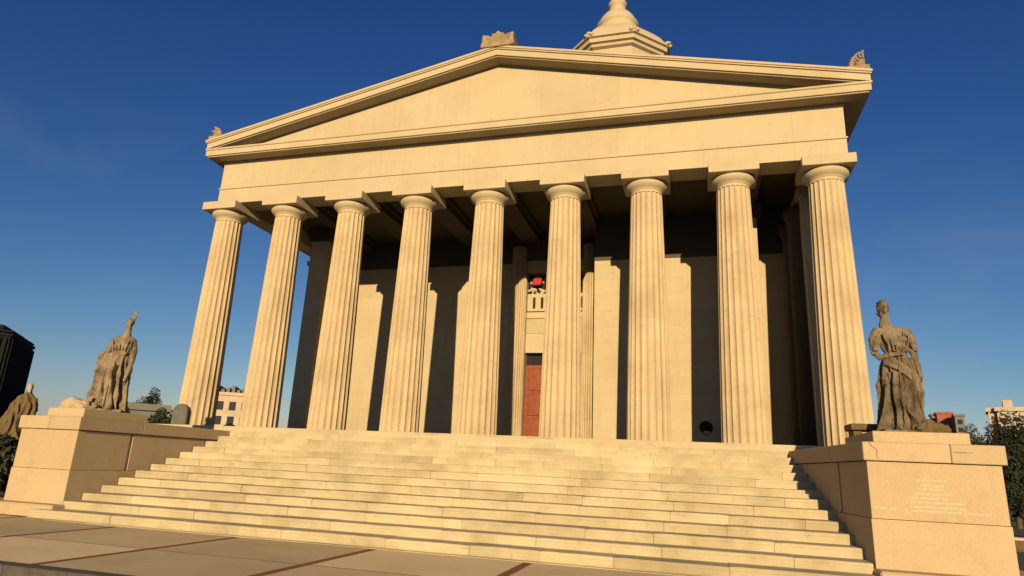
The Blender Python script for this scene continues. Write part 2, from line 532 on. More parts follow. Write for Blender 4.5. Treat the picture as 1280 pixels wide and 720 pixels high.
for x0, x1 in ((1.66, 2.42), (18.35, 19.12)):
    bm = BM(); box(bm, x0, x1, 3.0, 3.72, ZP, 10.3, 0, .01); pr_ = finish('porch_pier', bm, M['trim'], T)
    bm = BM(); box(bm, x0 - .1, x1 + .1, 2.9, 3.82, 10.302, 10.5, 0, .01); box(bm, x0 - .18, x1 + .18, 2.82, 3.9, 10.502, 10.8, 0, .01); finish('pier_cap', bm, M['porch_shade'], pr_)
    bm = BM(); box(bm, x0 - .02, x1 + .02, .425, 4.48, 10.803, 11.19, 0, .01); finish('pier_beam', bm, M['porch_shade'], pr_)
bm = BM()
box(bm, 20.32, 21.15, 1.45, WY - .003, ZP, 10.3, 0, .01)
box(bm, 20.24, 21.22, 1.37, WY - .005, 10.3, 10.675, 0, .01)
finish('flank_wall', bm, M['wall'], T)
for yy in (2.3, 3.7):
    bm = BM(); lathe(bm, [(.42, ZP), (.36, 9.7), (.45, 9.95), (.45, 10.2)], 24, (20.34, yy)); finish('engaged_column', bm, M['porch_shade'], T, True)  # column colour darkened to keep the flank in shade
# --- portal
def fluted_pier(x0, x1, y0, y1, z0, z1):
    bm = BM()
    cx, cy = (x0 + x1) / 2, y1
    nf = 12; sub = 5; n = nf * sub; r0 = (x1 - x0) / 2
    rings = []
    for k in range(13):
        z = z0 + (z1 - z0) * k / 12
        ring = []
        for i in range(n + 1):
            a = math.pi + math.pi * i / n
            rr = r0 * (1 - .1 * k / 12) - .032 * math.sin(math.pi * ((i % sub) / sub))
            ring.append(bm.verts.new((cx + rr * math.cos(a), cy + rr * 1.35 * math.sin(a), z)))
        rings.append(ring)
    for a, b in zip(rings, rings[1:]):
        for i in range(n): bm.faces.new((a[i], a[i + 1], b[i + 1], b[i]))
    bm.faces.new(rings[-1])
    finish('portal_column', bm, M['column'], T)
fluted_pier(9.55, 10.25, 5.2, WY - .002, ZP, 10.6)
fluted_pier(12.58, 13.28, 5.2, WY - .002, ZP, 10.6)
PY = WY + .18
bm = BM()
box(bm, D0 + .003, D1 - .003, PY, WY + .8, 6.15, 6.95, .1, .006)
box(bm, D0 + .003, D1 - .003, PY + .01, WY + .8, 6.96, 7.58, -.3, .006)
box(bm, D0 + .003, D1 - .003, PY - .05, WY + .8, 7.585, 7.85, .2, .02)
finish('lintel', bm, M['trim'], T)
def sculpt(name, bm, voxel, mat, parent, disp=None, smooth_it=4, loc=None, mtx=None):
    me = bpy.data.meshes.new(name + '_src'); bm.to_mesh(me); bm.free()
    o = bpy.data.objects.new(name, me); COL.objects.link(o)
    md = o.modifiers.new('r', 'REMESH'); md.mode = 'VOXEL'; md.voxel_size = voxel
    if smooth_it:
        ms = o.modifiers.new('s', 'SMOOTH'); ms.iterations = smooth_it; ms.factor = .5
    dg = bpy.context.evaluated_depsgraph_get()
    m2 = bpy.data.meshes.new_from_object(o.evaluated_get(dg))
    bpy.data.objects.remove(o); bpy.data.meshes.remove(me)
    m2.name = name
    m2.materials.clear(); m2.materials.append(mat)
    if disp:
        ns = [v.normal.copy() for v in m2.vertices]
        for v, n in zip(m2.vertices, ns): v.co += n * disp(v.co, n)
    if mtx: m2.transform(mtx)
    m2.polygons.foreach_set('use_smooth', [True] * len(m2.polygons))
    m2.update()
    ob = bpy.data.objects.new(name, m2); COL.objects.link(ob)
    ob.location = Vector(loc) if loc is not None else Vector((0, 0, 0))
    if parent is not None:
        ob.parent = parent; ob.location = ob.location - wloc(parent)
    return ob
bm = BM()                                            # carved relief panel
box(bm, D0 + .003, D1 - .003, PY + .12, WY + .8, 7.852, 9.3)
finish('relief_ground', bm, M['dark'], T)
bm = BM()
random.seed(11)
box(bm, D0 + .01, D1 - .01, PY + .02, PY + .16, 7.9, 8.02)
box(bm, D0 + .01, D1 - .01, PY + .02, PY + .16, 8.5, 8.66)
for i in range(7):
    x = D0 + .12 + i * .34
    box(bm, x - .12, x + .12, PY + .03, PY + .16, 8.0, 8.55)
for i in range(24):
    x = random.uniform(D0 + .05, D1 - .05); z = random.uniform(8.7, 9.25)
    ell(bm, (x, PY + .1, z), (random.uniform(.05, .17), .07, random.uniform(.03, .08)), (random.uniform(0, 3), 'Y'), 2)
sculpt('relief_panel', bm, .022, M['trim'], T, smooth_it=2)
random.seed(5)
bm = BM()
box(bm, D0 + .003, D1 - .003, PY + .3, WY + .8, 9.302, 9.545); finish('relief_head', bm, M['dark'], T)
# red shield-shaped ornament over the panel
bm = BM()
prism(bm, [(10.46, 8.98), (10.84, 8.98), (10.88, 9.2), (10.8, 9.38), (10.62, 9.42), (10.52, 9.2)], PY - .26, PY - .06)
bmesh.ops.bevel(bm, geom=bm.edges[:], offset=.02, segments=2, affect='EDGES')
lb = finish('red_ornament', bm, M['red'], T)
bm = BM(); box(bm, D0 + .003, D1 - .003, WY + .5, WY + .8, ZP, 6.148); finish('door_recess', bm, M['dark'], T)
for dx0, dx1, hx in ((D0 + .02, 11.415, 11.32), (11.425, D1 - .02, 11.52)):
    bm = BM()
    y = PY + .14
    box(bm, dx0, dx1, y, y + .08, ZP + .01, 5.66, 0, .004)
    finish_d = finish('door', bm, M['door'], T)
    for z0, z1 in ((2.65, 3.5), (3.62, 4.5), (4.62, 5.52)):
        bm = BM(); box(bm, dx0 + .14, dx1 - .14, y - .03, y - .002, z0, z1, 0, .02); p = finish('door_panel', bm, M['door'], finish_d)
    bm = BM()
    tube(bm, [(hx, y - .002, 3.95), (hx, y - .07, 3.97), (hx, y - .07, 4.2), (hx, y - .002, 4.22)], [.02, .022, .022, .02], 8)
    finish('door_handle', bm, M['brass'], finish_d, True)
# round hole near the wall's foot, its shade a flat dark disc
bm = BM()
vs = []
for k in range(28):
    a = 2 * math.pi * k / 28
    vs.append((17.24 + .235 * math.cos(a), 3.22 + .235 * math.sin(a)))
prism(bm, vs, WC - .012, WC - .004); finish('vent_shade_disc', bm, M['dark'], T)
bm = BM()
pts = [(17.24 + .24 * math.cos(a), WC - .012, 3.22 + .24 * math.sin(a)) for a in [2 * math.pi * k / 32 for k in range(33)]]
tube(bm, pts, [.014] * 33, 6); finish('vent_rim', bm, M['trim'], T)
bm = BM(); ell(bm, (17.25, WC - .02, 3.06), (.13, .03, .045)); finish('vent_sill', bm, M['statue_warm'], T, True)

# --- cupola over the roof
CC = (13.52, 10.1); o8 = R(22.5)
def oct_(bm, prof): return lathe(bm, [(r * 1.05, z) for r, z in prof], 8, CC, o8)
bm = BM(); oct_(bm, [(2.3, 14.6), (2.3, 20.7), (2.38, 20.72), (2.38, 20.95), (2.28, 20.97), (2.28, 21.4)])
cup = finish('cupola', bm, M['wall'], T)
bm = BM(); oct_(bm, [(2.30, 21.402), (2.45, 21.46), (2.48, 21.58), (2.62, 21.62), (2.64, 21.82), (2.76, 21.86), (2.76, 21.98), (2.66, 22.02)])
finish('cupola_cornice', bm, M['trim'], cup)
bm = BM(); oct_(bm, [(2.6, 22.025), (2.5, 22.2), (2.3, 22.55), (1.95, 22.95), (1.6, 23.25), (1.4, 23.35)])
finish('cupola_roof', bm, M['trim'], cup)
bm = BM(); lathe(bm, [(1.5, 22.9), (1.38, 23.3), (1.18, 23.6), (1.06, 23.85), (1.0, 24.05), (1.07, 24.1), (1.10, 24.22), (1.05, 24.27)], 40, CC)
finish('drum', bm, M['trim'], cup, True)
bm = BM(); lathe(bm, [(1.0, 24.273), (.98, 24.4), (.90, 24.6), (.76, 24.8), (.6, 24.93), (.47, 25.0)], 40, CC)
finish('dome_cap', bm, M['trim'], cup, True)
bm = BM(); lathe(bm, [(.46, 24.99), (.42, 25.1), (.44, 25.45), (.5, 25.5), (.48, 25.65), (.3, 25.8), (.2, 26.3), (.26, 26.5), (.05, 27.2)], 24, CC)
finish('finial', bm, M['trim'], cup, True)
for k in range(8):
    bm = BM()
    a = 2 * math.pi * k / 8 + o8
    for s_ in range(3): ell(bm, (CC[0] + 2.85 * math.cos(a + (s_ - 1) * .05), CC[1] + 2.85 * math.sin(a + (s_ - 1) * .05), 21.98 + .08 * (s_ == 1)), (.13, .13, .1), sub=1)
    finish('cornice_ornament', bm, M['trim'], cup, True)

# --- acroteria
def leafy(name, cx, cz, w, h, fn, vox=.028, depth=.28, y=-.85):
    bm = BM(); fn(bm, cx, cz, w, h, y, depth)
    return sculpt(name, bm, vox, M['ornament'], T, smooth_it=1)
def centre_ac(bm, cx, cz, w, h, y, d):
    box(bm, cx - w * .5, cx + w * .5, y - d, y + d, cz - .1, cz + .06)
    for k in range(-3, 4):
        a = R(90 - k * 24)
        L = h * (1.08 - .1 * abs(k))
        tube(bm, [(cx, y - d * .7, cz + .05), (cx + L * .6 * math.cos(a), y - d * .9, cz + L * .6 * math.sin(a)), (cx + L * .9 * math.cos(a), y - d * .7, cz + L * .9 * math.sin(a))], [.06, .09, .085], 8)
    ell(bm, (cx, y, cz + h * .5), (h * .5, d * .7, h * .62))
    for s in (-1, 1):
        box(bm, cx + s * w * .42 - .06, cx + s * w * .42 + .06, y - d, y + d, cz, cz + h * .8)
        for q in range(5):
            ell(bm, (cx + s * (w * .22 + q * w * .045), y - d * .8, cz + .12 + .1 * (q % 3)), (.07, .1, .06), sub=2)
        pts = [(cx + s * (w * .3 + .11 * math.cos(t)), y - d * .9, cz + .22 + .11 * math.sin(t)) for t in [i * .7 for i in range(9)]]
        tube(bm, pts, [.03] * 9, 6)
leafy('acroterion', XM + .05, ZA + .04, 1.2, .5, centre_ac)
def corner_ac(s):
    def f(bm, cx, cz, w, h, y, d):
        random.seed(3)
        for k in range(9):
            a = R(88 - k * 11) if s > 0 else R(92 + k * 11)
            a = math.pi - a
            L = h * (1.05 - .055 * k)
            ox = cx + s * w * .35
            tube(bm, [(ox, y, cz), (ox + L * .55 * math.cos(a), y - .05, cz + L * .55 * math.sin(a)), (ox + L * .92 * math.cos(a), y, cz + L * .92 * math.sin(a))], [.045, .02, .03], 7)
            ell(bm, (ox + L * .95 * math.cos(a), y, cz + L * .95 * math.sin(a)), (.06, .09, .045) if k % 2 else (.045, .09, .06), sub=2)
            if k % 2: L *= .8
            if k % 2 == 0:
                b = a + .1
                ell(bm, (ox + L * .6 * math.cos(b), y - .06, cz + L * .6 * math.sin(b)), (.05, .09, .05), sub=2)
        box(bm, cx - w * .5, cx + w * .5, y - d, y + d, cz - .1, cz + .06)
    return f
leafy('acroterion', 21.72, ZE + .14, .62, .60, corner_ac(1), .02, .2)
leafy('acroterion', -.48, ZE + .14, .5, .5, corner_ac(-1), .02, .2)

# ------------------------------------------------------------------ statues
def robe_loft(bm, rings, nfold=13, amp=.05, n=96, twist=.6, seed=0., hem=True):
    """rings: (z, rx, ry, cx, cy, foldscale)"""
    # interpolate
    zs = []
    for (a, b) in zip(rings, rings[1:]):
        st_ = max(2, int((b[0] - a[0]) / .05))
        for i in range(st_):
            t = i / st_; zs.append([a[j] + (b[j] - a[j]) * t for j in range(6)])
    zs.append(list(rings[-1]))
    R_ = []
    for z, rx, ry, cx, cy, fs in zs:
        ring = []
        for i in range(n):
            a = 2 * math.pi * i / n
            w = noise.noise(Vector((math.cos(a) * 1.5, math.sin(a) * 1.5, z * .5 + seed))) * 2.2
            f = math.sin(nfold * a + w * 2.5 + z * twist + seed)
            f2 = math.sin((nfold * 2 - 3) * a + w * 4 - z * twist * 2)
            k = 1 + amp * fs * (f * 1.0 + .45 * f2) / max(rx, ry)
            ring.append(bm.verts.new((cx + rx * k * math.cos(a), cy + ry * k * math.sin(a), z)))
        R_.append(ring)
    for a, b in zip(R_, R_[1:]):
        for i in range(n): bm.faces.new((a[i], a[(i + 1) % n], b[(i + 1) % n], b[i]))
    bm.faces.new(R_[0][::-1]); bm.faces.new(R_[-1])

def hand(bm, p, d, up, s=1.):
    """palm at p pointing along d"""
    p = Vector(p); d = Vector(d).normalized(); up = Vector(up).normalized(); w = d.cross(up).normalized()
    ell(bm, p + d * .045 * s, (.042 * s, .03 * s, .055 * s))
    for k, (o, L) in enumerate(((-.033, .075), (-.011, .088), (.011, .083), (.033, .066))):
        q = p + d * .085 * s + w * o * s
        tube(bm, [q - d * .03, q + d * L * .55 * s, q + (d * L * .85 - up * .03) * s], [.012 * s, .011 * s, .009 * s], 6)
    q = p + d * .03 * s - w * .04 * s
    tube(bm, [q, q + (d * .03 - w * .035) * s, q + (d * .075 - w * .04) * s], [.014 * s, .012 * s, .010 * s], 6)

def head(bm, c, s=1., turn=0.):
    c = Vector(c)
    rm = Matrix.Rotation(turn, 3, 'Z')
    def P(x, y, z): return c + rm @ Vector((x, y, z)) * s
    ell(bm, P(0, 0, .02), (.083 * s, .10 * s, .115 * s))
    ell(bm, P(0, -.02, -.055), (.062 * s, .075 * s, .075 * s))
    ell(bm, P(0, -.085, -.105), (.027 * s, .022 * s, .022 * s), sub=2)          # chin
    tube(bm, [P(0, -.092, .03), P(0, -.118, -.03)], [.012 * s, .019 * s], 6)       # nose
    tube(bm, [P(-.06, -.082, .034), P(0, -.1, .04), P(.06, -.082, .034)], [.012 * s, .013 * s, .012 * s], 6)  # brow
    tube(bm, [P(-.025, -.095, -.065), P(0, -.102, -.064), P(.025, -.095, -.065)], [.008 * s, .011 * s, .008 * s], 6)
    for k in (-1, 1):
        ell(bm, P(k * .031, -.089, .010), (.015 * s, .01 * s, .009 * s), sub=2)
        ell(bm, P(k * .084, .005, -.01), (.012 * s, .022 * s, .033 * s), sub=2)

def rough(amp, sc_=9., seed=0.):
    def f(co, n):
        v = Vector((co.x * sc_ + seed, co.y * sc_, co.z * sc_ * .8))
        return amp * (noise.noise(v) + .6 * noise.noise(v * 2.3) + .35 * noise.noise(v * 5.1))
    return f

def crinkle(amp, fold=0., nf=9, sc_=10., seed=0., cx=0.):
    """carved cloth: sharp ridges in a warped net, plus long falling folds"""
    def f(co, n):
        v = Vector((co.x * sc_ + seed, co.y * sc_, co.z * sc_ * .75))
        r1 = 1 - 2 * abs(noise.noise(v)) ; r2 = 1 - 2 * abs(noise.noise(v * 2.1 + Vector((3, 1, 7))))
        d = amp * (r1 * 1.1 - .75) + amp * .55 * (r2 - .7) + amp * .4 * noise.noise(v * 4.7)
        if fold:
            a = math.atan2(co.y, co.x - cx)
            w = noise.noise(Vector((co.x * 2.5, co.y * 2.5 + seed, co.z * 1.3))) * 3.2
            k = 1 - abs(math.sin(nf * .5 * a + w + co.z * .9))
            d += fold * (k ** 1.3 - .35) * (1 - abs(n.z) * .8)
        return d
    return f

def statue_right():
    loc = Vector((20.60, -5.62, 2.49))
    t = thing('statue', 'weathered statue of a robed woman, one hand bent to her waist, on the lettered pedestal', 'statue', loc)
    mt = Matrix.Translation(loc) @ Matrix.Rotation(R(6), 4, 'Z') @ Matrix.Scale(1.08, 4)
    L0 = (0, 0, 0)
    # body : head, neck, shoulders, arms
    bm = BM()
    head(bm, (-.13, -.03, 2.245), 1.0, R(-8))
    tube(bm, [(-.11, .0, 1.84), (-.125, -.0, 2.02), (-.13, -.015, 2.2)], [.12, .078, .07], 12)
    ell(bm, (-.03, 0, 1.62), (.225, .14, .27)); ell(bm, (-.03, .0, 1.80), (.25, .115, .10))
    ell(bm, (-.12, -.11, 1.64), (.085, .06, .085)); ell(bm, (.08, -.11, 1.63), (.085, .06, .085))
    ell(bm, (-.0, 0, 1.36), (.19, .14, .22)); ell(bm, (.02, 0, 1.15), (.24, .17, .2))
    # viewer-left arm bent with the hand at the waist
    tube(bm, [(-.24, 0, 1.80), (-.33, .02, 1.62), (-.345, .02, 1.42), (-.30, -.08, 1.32), (-.16, -.17, 1.34), (-.08, -.19, 1.37)], [.085, .08, .062, .056, .045, .034], 12)
    hand(bm, (-.08, -.19, 1.37), (1, -.15, .12), (0, -1, 0))
    # viewer-right arm hangs
    tube(bm, [(.19, 0, 1.80), (.27, .02, 1.6), (.30, .02, 1.38), (.315, -.03, 1.2), (.325, -.07, 1.05)], [.085, .078, .06, .05, .036], 12)
    hand(bm, (.325, -.07, 1.05), (.1, -.15, -1), (1, 0, 0))
    sculpt('figure', bm, .012, M['statue_m'], t, crinkle(.011, sc_=13.), 2, L0, mt)
    bm = BM()
    ell(bm, (-.13, .03, 2.30), (.09, .10, .085)); ell(bm, (-.13, .12, 2.26), (.055, .06, .05))
    tube(bm, [(-.21, -.03, 2.25), (-.20, .06, 2.15), (-.15, .1, 2.08)], [.024, .028, .02], 8)
    tube(bm, [(-.05, -.03, 2.25), (-.06, .06, 2.15), (-.11, .1, 2.08)], [.024, .028, .02], 8)
    sculpt('hair', bm, .013, M['statue'], t, lambda co, n: .007 * math.sin(co.z * 90 + co.x * 40) + .004 * noise.noise(co * 30), 2, L0, mt)
    # skirt with deep folds
    bm = BM()
    robe_loft(bm, [(.0, .40, .30, -.02, 0, 1.3), (.12, .345, .27, -.02, 0, 1.2), (.5, .29, .235, -.01, 0, 1.), (.9, .265, .215, .01, 0, .8), (1.1, .25, .19, .02, 0, .6), (1.32, .205, .16, .0, 0, .4)], 11, .07, 120, 1.1, 1.3)
    tube(bm, [(-.08, -.13, 1.05), (-.12, -.2, .66), (-.12, -.16, .1)], [.1, .085, .05], 12)      # forward knee
    sculpt('skirt', bm, .012, M['statue'], t, crinkle(.009, .062, 15, 8., 3.), 1, L0, mt)
    # mantle: rolls of cloth across the hip and over the shoulder
    bm = BM()
    for k in range(4):                       # sash twisted across the hips, its tail falling on the right
        o = k * .042
        tube(bm, [(-.25, -.08, 1.34 - o), (-.12, -.19, 1.28 - o * 1.1), (.04, -.215, 1.17 - o * 1.2), (.18, -.18, 1.03 - o * 1.3), (.28, -.08, .92 - o * 1.4), (.30, .05, .84 - o)], [.018, .026, .028, .03, .03, .02], 8)
    for k in range(3):
        x = .22 + k * .045
        tube(bm, [(x, -.13 + .04 * k, 1.0), (x + .02, -.15 + .04 * k, .75), (x - .0, -.14 + .04 * k, .5 - .06 * k)], [.03, .034, .014], 8)
    for k in range(6):
        tube(bm, [(-.25 + .02 * k, -.03, 1.86 - .01 * k), (-.18 + .03 * k, -.145, 1.70 - .01 * k), (-.06 + .035 * k, -.18, 1.55 - .012 * k), (.1 + .03 * k, -.15, 1.44 - .01 * k)], [.02, .024, .024, .02], 7)
        a = -.26 + .1 * k
        tube(bm, [(a, -.07, 1.83), (a * .7, -.165, 1.6), (a * .5, -.155, 1.42)], [.014, .021, .016], 7)
    for sx in (-1, 1):
        tube(bm, [(sx * .2 - .03, 0, 1.84), (sx * .29 - .03, .01, 1.66), (sx * .325 - .02, .02, 1.46)], [.10, .095, .075], 12)
        for k in range(4):
            a = -.6 + .45 * k
            tube(bm, [(sx * .2 - .03 + .06 * math.sin(a), -.09 * math.cos(a), 1.85), (sx * (.28 + .06 * math.sin(a)) - .03, -.105 * math.cos(a), 1.64), (sx * (.32 + .05 * math.sin(a)) - .02, -.085 * math.cos(a), 1.44)], [.012, .02, .014], 7)
    sculpt('mantle', bm, .012, M['statue_m'], t, crinkle(.010, sc_=13., seed=8.), 1, L0, mt)
    # rocky base with feet
    bm = BM()
    box(bm, -.44, .42, -.36, .34, 0, .07)
    for s in (-1, 1):
        ell(bm, (-.06 + .14 * s, -.30, .1), (.05, .11, .05))
        for k in range(5): ell(bm, (-.06 + .14 * s + (k - 2) * .02, -.405 + abs(k - 2) * .008, .085), (.012, .03, .014), sub=1)
    sculpt('footing', bm, .014, M['statue'], t, rough(.02, 6., 2.), 2, L0, mt)
    return t
statue_right()

def statue_left():
    loc = Vector((1.93, -5.45, 2.51))
    t = thing('statue', 'weathered statue in heavy robes with a plumed head, on the unlettered pedestal', 'statue', loc)
    mt = Matrix.Translation(loc) @ Matrix.Rotation(R(34), 4, 'Z') @ Matrix.Diagonal((1.0, 1.0, 1.12, 1))
    L0 = (0, 0, 0)
    bm = BM()
    head(bm, (.12, -.02, 2.13), .95, R(22))
    tube(bm, [(.1, 0, 1.77), (.11, 0, 1.93), (.12, 0, 2.08)], [.13, .08, .068], 12)
    ell(bm, (.05, 0, 1.52), (.24, .16, .28)); ell(bm, (.08, 0, 1.74), (.27, .12, .1))
    ell(bm, (-.04, -.12, 1.56), (.09, .07, .09)); ell(bm, (.15, -.12, 1.56), (.09, .07, .09))
    ell(bm, (.03, 0, 1.2), (.24, .18, .3))
    tube(bm, [(.28, 0, 1.74), (.35, -.04, 1.5), (.365, -.1, 1.25), (.35, -.17, 1.0), (.31, -.22, .80)], [.085, .088, .072, .06, .042], 12)
    hand(bm, (.31, -.22, .80), (-.05, -.1, -1), (1, 0, 0))
    tube(bm, [(-.15, 0, 1.70), (-.23, -.03, 1.5), (-.27, -.1, 1.32), (-.18, -.21, 1.27), (-.06, -.25, 1.3)], [.085, .08, .07, .06, .042], 12)
    hand(bm, (-.06, -.24, 1.3), (1, -.1, 0), (0, -1, 0))
    sculpt('figure', bm, .014, M['statue_l'], t, crinkle(.007, sc_=11., seed=5.), 3, L0, mt)
    bm = BM()
    ell(bm, (.125, .02, 2.19), (.095, .11, .085))
    for k in range(6):
        a = R(30 + k * 14)
        tube(bm, [(.15, .03, 2.2), (.15 + .07 * math.cos(a), .04, 2.24 + .08 * math.sin(a)), (.19 + .06 * math.cos(a), .05, 2.30 + .17 * math.sin(a))], [.03, .024, .012], 7)
    sculpt('plume', bm, .012, M['statue_l'], t, rough(.008, 25.), 1, L0, mt)
    bm = BM()
    robe_loft(bm, [(0, .40, .33, -.02, 0, 1.5), (.15, .37, .31, -.02, 0, 1.4), (.5, .345, .29, -.03, 0, 1.3), (.85, .34, .28, -.05, 0, 1.1), (1.1, .32, .25, -.03, 0, .9), (1.34, .26, .2, .02, 0, .5)], 10, .085, 120, .8, 4.1)
    sculpt('robe', bm, .015, M['statue_l'], t, crinkle(.006, .06, 13, 8., 1.), 2, L0, mt)
    bm = BM()
    for k in range(7):
        o = k * .055
        tube(bm, [(.18, -.16, 1.42 - o * .8), (0, -.24, 1.40 - o), (-.2, -.26, 1.3 - o), (-.34, -.18, 1.18 - o * 1.2), (-.40, 0, 1.02 - o * 1.3)], [.03, .04, .046, .048, .03], 8)
    for k in range(7):
        x = -.36 + k * .055
        tube(bm, [(x + .04, -.22 + .02 * (k % 2), 1.15), (x, -.28, .85), (x - .01, -.30 + .02 * (k % 3), .5), (x - .02, -.32, .12 + .08 * (k % 3))], [.03, .036, .034, .026], 8)
    for k in range(6):
        a = -.2 + .1 * k
        tube(bm, [(a, -.07, 1.75), (a * .8 + .02, -.19, 1.55), (a * .6 + .03, -.2, 1.36)], [.014, .024, .018], 7)
    # cloth bunched over the forearm and hanging in a tail
    for k in range(9):
        ell(bm, (-.34 - .03 * (k % 3), -.12 + .03 * (k % 4), 1.36 - .05 * k), (.09, .08, .05), (k * .7, 'Y'), 2)
    tube(bm, [(-.36, -.1, .75), (-.42, -.12, .5), (-.45, -.14, .38), (-.38, -.1, .1)], [.05, .055, .07, .07], 9)
    sculpt('mantle', bm, .014, M['statue_l'], t, crinkle(.008, sc_=11., seed=9.), 2, L0, mt)
    bm = BM(); box(bm, -.45, .42, -.4, .36, 0, .06)
    for s in (-1, 1): ell(bm, (-.02 + .16 * s, -.37, .09), (.055, .12, .05))
    sculpt('footing', bm, .016, M['statue_l'], t, rough(.02, 6., 2.), 2, L0, mt)
statue_left()

def lump(name, label, cat, c, prims, vox, mat, amp, sc_=7.):
    t = None
    bm = BM()
    for p in prims: ell(bm, Vector(c) + Vector(p[0]), p[1])
    o = sculpt(name, bm, vox, mat, None, rough(amp, sc_, 2.), 2)
    o.data.transform(Matrix.Translation(-Vector(c))); o.location = c
    tag(o, label, cat); return o
lump('stone_fragment', 'heap of carved brown stone lying at the right of the robed woman statue', 'carved stone', (20.97, -5.85, 2.49),
     [((-.2, 0, .1), (.16, .13, .13)), ((-.05, -.02, .11), (.16, .14, .15)), ((.12, 0, .1), (.13, .13, .13)), ((.22, .02, .08), (.10, .1, .12)), ((0, -.1, .05), (.25, .08, .06))], .016, M['statue_brown'], .03, 11.)
lump('boulder', 'rounded pale stone boulder left of the plumed statue', 'boulder', (1.22, -5.75, 2.51),
     [((-.1, 0, .12), (.34, .25, .22)), ((.15, 0, .1), (.26, .22, .2)), ((.3, -.05, .08), (.14, .15, .17)), ((-.35, 0, .05), (.15, .15, .12))], .02, M['statue_warm'], .035, 6.)
# bench-like slab behind the right statue
t = thing('stone_bench', 'brown stone slab bench behind the robed woman statue', 'bench', (20.0, -4.9, 2.30))
bm = BM(); box(bm, 19.80, 20.5, -5.2, -4.55, 2.60, 2.72, 0, .012); finish('seat', bm, M['statue_brown'], t)
for x in (19.93, 20.38):
    bm = BM(); box(bm, x - .08, x + .08, -5.1, -4.65, 2.302, 2.598, 0, .01); finish('leg', bm, M['statue_brown'], t)
# rounded marker at the foot of the first column
bm = BM()
cx, cy = -.02, -.60
prof = [(-.30, 0)] + [(-.30 + .3 * (1 - math.cos(a)) , .44 + .26 * math.sin(a)) for a in [math.pi * k / 16 for k in range(17)]] + [(.30, 0)]
prism(bm, [(cx + x, ZP - .004 + z) for x, z in prof], -.78, -.68)
bmesh.ops.bevel(bm, geom=[e for e in bm.edges if e.calc_length() > .09 or True], offset=.008, segments=1, affect='EDGES')
tag(finish('stone_marker', bm, M['marker']), 'grey round-topped stone marker at the foot of the leftmost column', 'marker')

# ------------------------------------------------------------------ surroundings
CAM = Vector((16.895, -19.275, 1.6))
def pol(az, d, z=0.): return Vector((CAM.x + d * math.sin(R(az)), CAM.y + d * math.cos(R(az)), z))
def el(d, e): return 1.6 + d * math.tan(R(e))

# third statue far left
p = pol(-52.35, 27, 0)
t = thing('statue', 'brown draped statue with a pale head standing beyond the left pedestal', 'statue', p)
mt = Matrix.Translation(p + Vector((0, 0, 1.1))) @ Matrix.Rotation(R(50), 4, 'Z') @ Matrix.Diagonal((.86, .9, 1.10, 1))
bm = BM(); box(bm, p.x - .8, p.x + .8, p.y - .8, p.y + .8, 0, 1.1, 0, .03); finish('statue_base', bm, M['kerb'], t)
bm = BM(); head(bm, (.1, 0, 2.08), 1.1, .3); ell(bm, (.1, .03, 2.13), (.11, .12, .1))
sculpt('head', bm, .018, M['statue_warm'], t, rough(.01, 14.), 2, (0, 0, 0), mt)
bm = BM()
robe_loft(bm, [(0, .62, .45, -.25, 0, 1.2), (.5, .56, .42, -.2, 0, 1.), (1.1, .47, .36, -.1, 0, .8), (1.6, .36, .26, .02, 0, .5), (1.82, .28, .18, .06, 0, .2), (1.95, .09, .09, .1, 0, 0), (2.02, .06, .06, .1, 0, 0)], 8, .06, 90, .6, 2.2)
tube(bm, [(.3, -.05, 1.78), (.4, -.12, 1.45), (.38, -.3, 1.2), (.2, -.4, 1.15)], [.1, .1, .08, .06], 10)
sculpt('draped_body', bm, .022, M['statue_brown'], t, crinkle(.012, .08, 9, 7.), 1, (0, 0, 0), mt)

def leaf_crown(bm, c, r, n, size, clumps=14, seed=1):
    rnd = random.Random(seed)
    cl = []
    for k in range(clumps):
        while True:
            v = Vector((rnd.uniform(-1, 1), rnd.uniform(-1, 1), rnd.uniform(-.9, 1)))
            if v.length < 1: break
        v = v * .72
        cl.append((Vector((c[0] + v.x * r[0], c[1] + v.y * r[1], c[2] + v.z * r[2])), rnd.uniform(.26, .46)))
    for i in range(n):
        cc, s = rnd.choice(cl)
        while True:
            v = Vector((rnd.uniform(-1, 1), rnd.uniform(-1, 1), rnd.uniform(-1, 1)))
            if .2 < v.length < 1: break
        p = cc + Vector((v.x * r[0] * s, v.y * r[1] * s, v.z * r[2] * s))
        u = Vector((rnd.gauss(0, 1), rnd.gauss(0, 1), rnd.gauss(0, 1))).normalized()
        w = u.orthogonal().normalized()
        q = size * rnd.uniform(.6, 1.3)
        a = [bm.verts.new(p + u * q), bm.verts.new(p + w * q * .5), bm.verts.new(p - u * q), bm.verts.new(p - w * q * .5)]
        bm.faces.new(a)
    return cl

def tree(loc, h, r, label, leaf='leaf', n=2500, size=.16, seed=1, group=None, name='tree', crown_low=.3, cl=14):
    loc = Vector(loc)
    t = thing(name, label, 'tree', loc, group)
    bm = BM(); cz = h * (crown_low + 1) / 2; rz = h * (1 - crown_low) / 2
    cls = leaf_crown(bm, (loc.x, loc.y, loc.z + cz), (r, r, rz), n, size, cl, seed)
    finish('crown', bm, M[leaf], t)
    bm = BM()
    top = loc + Vector((.1, 0, h * .75))
    tube(bm, [loc, loc + Vector((.03, 0, h * .3)), top], [h * .03, h * .022, h * .006], 9)
    for c, s in cls[:7]:
        b = loc + Vector((.03, 0, h * random.uniform(.25, .5)))
        tube(bm, [b, (b + c) / 2 + Vector((0, 0, .1)), c], [h * .013, h * .009, h * .003], 6)
    finish('trunk', bm, M['bark'], t)
    return t

